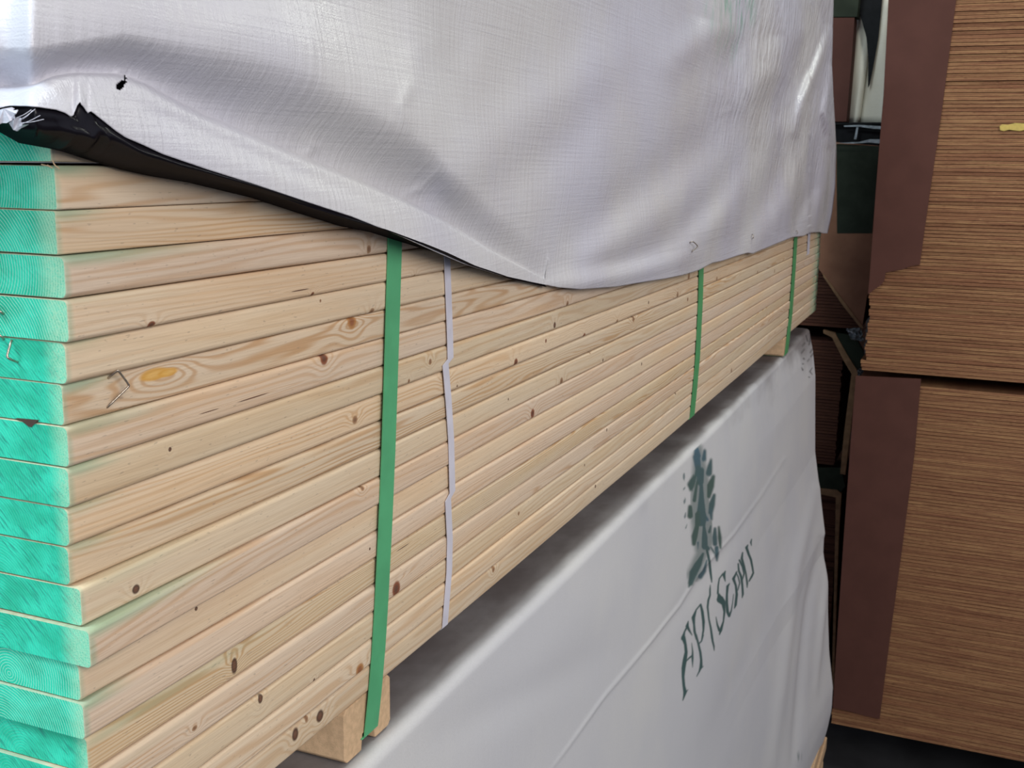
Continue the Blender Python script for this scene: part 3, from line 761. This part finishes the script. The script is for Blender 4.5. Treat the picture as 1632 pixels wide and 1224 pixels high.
# far end return
ret = [allv[-1] + np.array([-dx, dy, 0]) for dx, dy in ((0.010, 0.006), (0.05, 0.009), (0.30, 0.010))]
allv = np.concatenate([allv, np.stack(ret, 0)], 0)
fs = grid_faces(allv.shape[0], NVV)
me = mesh('wrap', allv.reshape(-1, 3), fs, True)
apx, apy = proj(allv); apx = apx.ravel(); apy = apy.ravel()
onfront = np.zeros(allv.shape[:2], bool); onfront[:NU, NT_-2:] = True; onfront = onfront.ravel()
ink = np.zeros(len(apx)); hue = np.zeros(len(apx)); blk_ = np.zeros(len(apx))
def paint(target, org, s, pts, soft, strength=1.0, hv_=None):
    P = [(org[0]+x/s, org[1]+y/s, r/s) for x, y, r in pts]
    sel = onfront & (apx > min(p[0] for p in P)-12) & (apx < max(p[0] for p in P)+12) & (apy > min(p[1] for p in P)-12) & (apy < max(p[1] for p in P)+12)
    ix = np.where(sel)[0]
    if not len(ix): return
    x, y = apx[ix], apy[ix]; best = np.full(len(ix), 9.0)
    for a, b in zip(P[:-1], P[1:]):
        d, t = segdist(x, y, a[:2], b[:2]); r = a[2] + (b[2]-a[2])*t
        best = np.minimum(best, d - r)
    v = strength*smooth(0.5 - best/(2*soft))
    if hv_ is not None:
        hue[ix] = hue[ix]*(1-v) + hv_*v
    target[ix] = np.maximum(target[ix], v)
O1, S1 = (1070, 700), 9.42; O2, S2 = (1070, 820), 9.42; O3, S3 = (1070, 910), 11.13; O4, S4 = (1070, 1010), 10.2; O5, S5 = (1130, 850), 7.2
# soft overspray halo
for org, s, pts in ((O1, S1, [(400,120,60),(430,500,120),(450,900,170),(440,1224,150)]), (O2, S2, [(440,0,150),(500,300,190),(450,600,90),(340,900,110)])):
    paint(ink, org, s, pts, 5.0, 0.60, 0.08)
TREE = [(O1,S1,[(375,110,26),(390,250,52)],1),(O1,S1,[(500,175,20),(485,300,34)],.7),(O1,S1,[(380,270,52),(400,420,46)],.8),(O1,S1,[(395,430,36),(380,540,34)],.3),
 (O1,S1,[(596,310,14),(575,420,34),(560,510,44)],.4),(O1,S1,[(350,560,34),(300,680,52),(298,750,28)],.1),(O1,S1,[(440,470,52),(430,640,55)],.35),
 (O1,S1,[(385,650,22),(345,920,30)],.05),(O1,S1,[(630,560,22),(585,700,50),(560,860,28)],0),(O1,S1,[(450,690,30),(450,880,42),(450,1050,60),(440,1224,80)],.35),
 (O1,S1,[(642,840,20),(605,980,42),(585,1100,34)],.3),(O1,S1,[(590,1080,30),(600,1200,16)],.5),(O1,S1,[(285,1020,30),(285,1150,40)],0),(O1,S1,[(500,1150,30),(540,1210,26)],.9),
 (O2,S2,[(400,0,46),(385,180,36),(350,330,44),(340,440,28)],0),(O2,S2,[(480,0,46),(490,190,26),(500,340,44),(500,480,48),(545,510,34)],.3),(O2,S2,[(590,170,14),(570,260,26)],.2),
 (O2,S2,[(655,215,18),(650,340,34),(655,440,32)],.4),(O2,S2,[(680,500,28),(680,600,28),(684,690,10)],.6),(O2,S2,[(712,190,12),(725,350,26),(736,500,14)],0),
 (O2,S2,[(590,490,12),(650,580,12)],.4),(O2,S2,[(475,590,22),(400,750,52),(330,880,58),(290,1030,34),(262,1085,8)],.2),(O2,S2,[(530,690,12),(490,850,26),(430,930,34)],.6),(O2,S2,[(400,420,18),(400,520,10)],.5)]
for org, s, pts, h in TREE: paint(ink, org, s, [(x, y, r*1.15+2) for x, y, r in pts], 2.2, 0.92, h*0.6)
LET = [(O2,S2,[(535,540,16),(570,700,15),(585,850,15),(600,960,11),(606,1015,5)]),
 (O3,S3,[(300,890,5),(280,985,24),(320,1060,15),(365,1135,6)]),(O3,S3,[(280,990,14),(232,1080,10),(205,1200,28)]),
 (O4,S4,[(195,60,28),(228,180,18),(240,300,20),(218,430,27),(197,560,26),(190,700,18),(203,850,18),(222,945,24),(205,1020,12),(185,1085,4)]),
 (O4,S4,[(225,950,14),(268,915,3)]),(O4,S4,[(245,440,8),(300,385,9),(335,365,14)]),(O4,S4,[(330,150,2),(345,290,9),(343,390,14),(345,540,3)]),
 (O3,S3,[(520,590,9),(440,690,9),(390,830,26),(402,950,15),(412,1080,17),(450,1210,15)]),(O3,S3,[(520,600,14),(548,720,20),(570,900,20),(568,1050,13),(540,1215,9)]),
 (O4,S4,[(400,20,13),(435,150,13),(470,300,15),(485,430,15),(482,530,20),(455,610,9),(413,692,4)]),(O4,S4,[(482,560,10),(520,528,3)]),(O4,S4,[(515,20,10),(490,120,8),(450,160,8)]),
 (O3,S3,[(690,255,5),(685,330,11),(685,430,12),(655,520,14),(642,640,13),(665,850,11),(700,1020,14),(725,1205,16)]),(O4,S4,[(655,20,13),(670,120,13),(690,200,11),(696,270,4)]),
 (O5,S5,[(186,435,4),(170,475,14),(186,550,3)]),(O5,S5,[(160,462,5),(118,520,5),(105,600,6),(101,690,8)]),(O5,S5,[(112,705,12),(130,760,34),(158,790,26)]),
 (O5,S5,[(165,800,20),(177,900,9),(165,1010,6),(135,1110,13),(120,1160,4)]),(O5,S5,[(80,960,2),(95,1050,7),(120,1115,12)]),
 (O5,S5,[(235,575,3),(212,610,11),(205,700,9),(203,800,12),(212,900,13),(230,948,11),(255,890,5),(270,800,3),(282,700,2)]),
 (O5,S5,[(320,440,4),(280,522,12),(308,600,9),(318,700,11),(305,820,11),(291,860,3)]),(O5,S5,[(310,450,5),(335,500,5),(352,570,5),(330,650,4)]),
 (O5,S5,[(335,350,6),(342,430,8),(370,500,11),(382,600,9),(388,695,9),(380,738,3)]),(O5,S5,[(350,310,8),(385,380,9),(402,460,7),(385,530,3)]),
 (O5,S5,[(385,222,5),(376,290,11),(400,380,11),(422,460,7),(438,570,8),(437,620,3)]),
 (O5,S5,[(445,135,4),(430,165,12),(455,240,10),(480,300,10),(498,390,8),(508,455,7),(490,495,8),(460,548,5)]),(O5,S5,[(489,68,3),(480,105,7),(487,140,2)])]
for org, s, pts in LET: paint(ink, org, s, [(x, y, r*1.2+2) for x, y, r in pts], 0.9, 0.95, 0.12)
for org, s, pts in ((O1,S1,[(190,515,10),(188,560,18),(188,610,8)]),(O1,S1,[(205,720,5),(190,745,13),(180,768,4)]),(O1,S1,[(212,885,6),(197,925,17),(195,960,10)]),(O1,S1,[(215,1100,5),(205,1160,15),(200,1185,6)]),(O2,S2,[(235,150,4),(215,205,9)])):
    paint(ink, org, s, pts, 1.0, 0.75, 0.35)
paint(ink, (0, 0), 1, [(1273,1208,1.6),(1275,1206,2.4)], 0.8, 0.9, 0.3)
O6, S6 = (1265, 520), 13.6
for pts in ([(260,180,12),(300,320,18)],[(375,190,14),(330,400,14)],[(240,365,14),(180,430,10)],[(230,500,12),(165,580,12)],[(400,500,14),(360,570,16)],[(430,580,14),(370,660,14)],
            [(215,700,20),(225,710,20)],[(185,815,12),(210,815,14)],[(170,890,6),(195,945,20)],[(400,900,8),(350,980,16),(400,1045,10)],[(330,1100,14),(340,1105,14)],[(300,760,10),(340,710,10)],[(400,300,12),(380,330,10)]):
    paint(blk_, O6, S6, pts, 0.9, 0.7)
for nm, ar in (('ink', ink), ('hue', hue), ('blackink', blk_)):
    at = me.attributes.new(nm, 'FLOAT', 'POINT'); at.data.foreach_set('value', ar.astype(np.float32))
pack = empty('wrapped_lumber_pack', (0, 0, FLOOR))
tag(pack, 'large white-wrapped lumber pack with green tree logo and lettering under the board bundle', 'lumber pack')
wr = link('wrap', me, [M_wrap], pack); wr.location = (0, 0, -FLOOR)
sd = wr.modifiers.new('thick', 'SOLIDIFY'); sd.thickness = 0.0006; sd.offset = -1
# boards showing below the wrap at the far lower corner
P1 = onY(1306, 1158, 2.63); P2 = onY(1318, 1230, 2.63)
for k in range(5):
    zt = P1[2] - 0.001 - k*0.0385
    if zt - 0.0385 < FLOOR: break
    o = boxobj('board_end', (-0.05, 1.9, zt-0.0375), (P1[0] + 0.016 + 0.006*math.sin(k*2.1), 2.655, zt), M_rough, pack, 0.003); o.location = (0, 0, -FLOOR)

# ------------------------------------------------------------------ plywood
def sheet_mesh(w_, d_, h_):
    v, f = box_vf((0, 0, -h_/2), (w_, d_, h_/2)); me = mesh('plywood_sheet', v, f); return me
def ply_stack(x0, y0, ztop, zbot, pitch, w_, d_, mat, label, group, name='plywood_sheet', jit=0.002, lean=0.0, xfun=None, tilt=0.0):
    me = sheet_mesh(w_, d_, pitch - 0.0014); me.materials.append(mat)
    n = int(round((ztop - zbot)/pitch)); k = 0; first = None
    for q in range(n):
        z = zbot + (q+0.5)*pitch
        o = bpy.data.objects.new(name, me) if first is None else first.copy()
        first = first or o
        C.objects.link(o)
        dx = random.uniform(-jit, jit) + (xfun(z) if xfun else 0)
        o.location = (x0 + dx, y0 + random.uniform(-jit, jit)*0.9, z)
        o.rotation_euler = (0, tilt, random.uniform(-0.0015, 0.0015))
        tag(o, label, 'plywood sheet', group)
    return n
YF = 2.92
Pt = onY(1375, 590, YF); Pb = onY(1330, 1157, YF); Pl = onY(1366, 607, YF)
XL = Pt[0]
nU = ply_stack(XL + 0.004, YF, 0.62, Pt[2], 0.0100, 1.22, 1.0, M_ply,
   'thin tan plywood sheet in the upper right-hand stack, above the dark horizontal gap', 'sheets of the upper right plywood stack', jit=0.0042,
   xfun=lambda z: -0.010 if z < Pt[2] + 0.035 else 0.0)
nL = ply_stack(Pl[0] + 0.002, YF + 0.006, Pl[2] - 0.004, Pb[2] + 0.003, 0.0100, 1.22, 1.0, M_ply,
   'thin tan plywood sheet in the lower right-hand stack, below the dark horizontal gap', 'sheets of the lower right plywood stack', jit=0.0016)
print('sheets', nU, nL, XL, Pt, Pb, Pl)
for sy_ in (3.15, 3.65):
    o = boxobj('spacer_strip', (XL + 0.03, sy_, Pl[2] - 0.0035), (XL + 1.15, sy_ + 0.05, Pt[2] - 0.0005), M_skid)
    tag(o, ('front' if sy_ < 3.3 else 'rear') + ' dark spacer strip in the gap between the two right plywood stacks', 'spacer', 'strips between the plywood stacks')
for k, sx_ in enumerate((0.12, 0.62, 1.12)):
    if Pb[2] - FLOOR > 0.05:
        o = boxobj('floor_skid', (XL + sx_, YF + 0.40, FLOOR), (XL + sx_ + 0.09, YF + 0.95, Pb[2] + 0.002), M_skid)
        tag(o, ['left', 'middle', 'right'][k] + ' dark skid on the floor carrying the right plywood stacks', 'skid', 'skids under the plywood')
def panel(name, pts, y, th, mat, parent=None, bev=0.0):
    return prism(name, [onY(px, py, y) for px, py in pts], (0, th, 0), mat, parent, bev)
cu = panel('corner_board', [(1419,-60),(1532,-60),(1524,0),(1502,170),(1478,335),(1466,422),(1452,424),(1440,429),(1424,432),(1412,434),(1409,448),(1403,455),(1393,462),(1388,466),(1383,470),(1386,440),(1396,300),(1408,150)], YF-0.0075, 0.0035, M_card, None, 0.0004)
tag(cu, 'brown cardboard corner board with torn lower end on the upper right plywood stack', 'cardboard', 'brown corner boards')
cl = panel('corner_board', [(1364,599),(1468,604),(1458,720),(1437,880),(1418,1020),(1402,1146),(1380,1141),(1350,1133),(1327,1128),(1335,1000),(1345,850),(1356,700)], YF-0.0045, 0.0035, M_card, None, 0.0004)
tag(cl, 'brown cardboard corner board covering the left of the lower right plywood stack', 'cardboard', 'brown corner boards')

yg = panel('glue_drip', [(1593,201),(1597,198),(1606,199),(1618,196),(1636,197),(1640,206),(1625,209),(1608,207),(1600,209),(1594,208)], YF-0.006, 0.004, simple('yellow_glue', (0.55, 0.40, 0.10), 0.6), None, 0.0008)
tag(yg, 'yellow glue drip on the edges of the upper right plywood stack', 'glue drip')
# ------------------------------------------------------------------ stacks behind, in the gap
YB = 3.30
def pY(px, py, y=YB): return onY(px, py, y)
# upper rear stack
a = pY(1385, 524, YB+.02); b = pY(1385, 300, YB+.02)
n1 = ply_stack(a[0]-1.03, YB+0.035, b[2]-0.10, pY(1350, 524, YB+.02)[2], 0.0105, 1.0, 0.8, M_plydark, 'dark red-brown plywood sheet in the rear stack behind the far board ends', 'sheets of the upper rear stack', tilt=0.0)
c1 = empty('cardboard_cover', tuple(pY(1360, 520)))
tag(c1, 'tan cardboard cover with dark green rectangle behind the far end of the lumber', 'cardboard')
def cpart(name, pts, y, th, mat, par):
    o = panel(name, pts, y, th, mat, par, 0.0004); o.location = -Vector(par.location); return o
cpart('cover_panel', [(1270,222),(1402,232),(1397,330),(1387,440),(1374,524),(1345,484),(1313,440),(1270,380)], YB, 0.004, M_card2, c1)
g_ = cpart('green_patch', [(1333,229),(1401,233),(1396,300),(1390,372),(1334,372)], YB-0.0015, 0.001, M_dgreen, c1); g_['label'] = 'dark green rectangle'
g_ = cpart('cut_edge', [(1311,436),(1316,441),(1347,483),(1376,522),(1373,525),(1343,487),(1312,441)], YB-0.003, 0.004, M_cardedge, c1)
# middle rear stack
a = pY(1358, 745, YB+.03); b = pY(1350, 546, YB+.03)
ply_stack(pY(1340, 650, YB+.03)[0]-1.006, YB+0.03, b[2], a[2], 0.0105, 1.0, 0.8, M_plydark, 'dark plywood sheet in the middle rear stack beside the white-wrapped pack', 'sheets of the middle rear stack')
c2 = empty('corner_strip', tuple(pY(1350, 755)))
tag(c2, 'bent tan edge strip on the corner of the middle rear plywood stack', 'cardboard')
cpart('strip_edge', [(1312,526),(1331,531),(1350,565),(1367,592),(1367,602),(1361,640),(1354,700),(1347,757),(1339,755),(1345,690),(1354,620),(1357,596),(1344,574),(1326,538),(1312,531)], YB, 0.02, M_cardedge, c2)
cpart('strip_face', [(1331,531),(1362,535),(1376,560),(1378,596),(1368,600),(1350,565)], YB+0.006, 0.02, M_dgreen, c2)['label'] = 'dark green upper face'
fl = empty('film_scrap', tuple(pY(1365, 530, YB-.04)))
tag(fl, 'crumpled silver plastic film poking from the gap left of the upper right plywood stack', 'plastic film')
def crumple(name, poly, y, mat, par, seed):
    r_ = random.Random(seed); n = 9; x0, x1 = min(p[0] for p in poly), max(p[0] for p in poly); y0, y1 = min(p[1] for p in poly), max(p[1] for p in poly)
    vs = []
    for i in range(n):
        for j in range(n):
            u, v = i/(n-1), j/(n-1)
            q = (1-u)*(1-v)*np.array(poly[0]) + u*(1-v)*np.array(poly[1]) + u*v*np.array(poly[2]) + (1-u)*v*np.array(poly[3])
            vs.append(pY(q[0]+r_.uniform(-.8,.8), q[1]+r_.uniform(-.8,.8), y + r_.uniform(-.012, .012)))
    o = link(name, mesh(name, vs, grid_faces(n, n), False), [mat], par); o.location = -Vector(par.location)
    s_ = o.modifiers.new('t', 'SOLIDIFY'); s_.thickness = 0.0005; return o
crumple('film', [(1348,524),(1373,522),(1377,545),(1357,541)], YB-.06, M_silver, fl, 2)
crumple('film', [(1366,590),(1377,584),(1380,594),(1368,600)], YB-.09, M_silver, fl, 5)
# lower rear stack
c3 = empty('corner_strip', tuple(pY(1335, 1100)))
tag(c3, 'dark green topped tan edge strip on the lowest rear stack beside the white wrap', 'cardboard')
cpart('strip_face', [(1290,746),(1340,746),(1347,775),(1340,785),(1290,779)], YB+0.005, 0.012, M_dgreen, c3)
cpart('strip_edge', [(1290,777),(1334,781),(1341,787),(1337,850),(1333,960),(1329,1100),(1325,1100),(1329,950),(1331,850),(1332,793),(1290,784)], YB, 0.02, M_cardedge, c3)
a = pY(1330, 1150, YB+.03); b = pY(1330, 786, YB+.03)
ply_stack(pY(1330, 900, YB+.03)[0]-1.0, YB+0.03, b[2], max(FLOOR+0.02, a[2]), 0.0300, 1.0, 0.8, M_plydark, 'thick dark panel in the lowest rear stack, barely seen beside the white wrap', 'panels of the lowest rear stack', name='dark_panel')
# top of the gap: black tray, pale wrapped bundle with black drape, brown panel
tr = empty('plastic_tray', tuple(pY(1368, 220)))
tag(tr, 'black plastic tray lying across the gap above the green-patched cardboard', 'tray')
def bar(px0, py0, px1, py1, h, y, th, mat, name):
    return cpart(name, [(px0,py0),(px1,py1),(px1,py1+h),(px0,py0+h)], y, th, mat, tr)
bar(1290,200,1412,199,31, YB+0.02, 0.30, M_blackplastic, 'tray_body')
bar(1290,196,1412,195,3, YB-0.01, 0.33, M_blackplastic, 'tray_rim')
o = cpart('rim_highlight', [(1345,200),(1370,199),(1405,201),(1405,206),(1390,205),(1370,202),(1345,202)], YB-0.016, 0.004, M_silver, tr); o['label'] = 'painted highlight along the upper rim'  # silver pieces here and below stand in for light streaks on the tray
o = cpart('lower_highlight', [(1332,228),(1370,226),(1386,222),(1404,222),(1404,229),(1385,227),(1360,229)], YB-0.016, 0.004, M_silver, tr)
o = cpart('upright_highlight', [(1365,203),(1368,203),(1365,222),(1361,222)], YB-0.016, 0.003, M_silver, tr)
br = panel('brown_box', [(1270,28),(1362,28),(1358,90),(1349,194),(1270,194)], YB+0.005, 0.08, M_card, None, 0.001)
tag(br, 'reddish-brown box on the tray behind the tarp edge', 'box')
dg = panel('green_box', [(1270,-60),(1375,-60),(1366,27),(1270,27)], YB+0.003, 0.08, M_dgreen, None, 0.001)
tag(dg, 'dark green box standing on the reddish-brown box', 'box')
wb = empty('plastic_wrapped_bundle', tuple(pY(1390, 194)))
tag(wb, 'pale plastic-wrapped bundle in the gap, partly covered by a black sheet', 'bundle')
def bundle_face(name, outline_l, outline_r, y, mat, amp):
    n = 24; mcol = 10; vs = []
    for i in range(n+1):
        t = i/n; py = -60 + 255*t
        xl, xr = float(outline_l(py)), float(outline_r(py))
        for j in range(mcol+1):
            u = j/mcol; px = xl + (xr-xl)*u
            vs.append(pY(px, py, y - amp*math.sin(math.pi*u) + 0.004*math.sin(u*9+t*5)))
    for dy in (0.2,):
        pass
    o = link(name, mesh(name, vs, grid_faces(n+1, mcol+1), True), [mat], wb); o.location = -Vector(wb.location)
    s_ = o.modifiers.new('t', 'SOLIDIFY'); s_.thickness = 0.002; s_.offset = -1; return o
L_ = pl([(-60,1372),(25,1364),(90,1357),(150,1352),(195,1349)]); R_ = pl([(-60,1392),(60,1386),(140,1379),(195,1372)])
bundle_face('wrap_left', L_, R_, YB+0.10, M_film, 0.02)
L2 = pl([(-60,1400),(60,1390),(140,1379),(195,1372)]); R2 = pl([(-60,1440),(195,1425)])
bundle_face('wrap_right', L2, R2, YB+0.10, M_film, 0.03)
bk = panel('black_sheet', [(1366,-60),(1412,-60),(1405,10),(1400,60),(1393,100),(1386,135),(1383,140),(1384,100),(1381,60),(1370,20)], YB+0.055, 0.004, M_blackplastic, None, 0.001)
tag(bk, 'pointed black plastic sheet hanging over the pale wrapped bundle in the gap', 'plastic sheet')
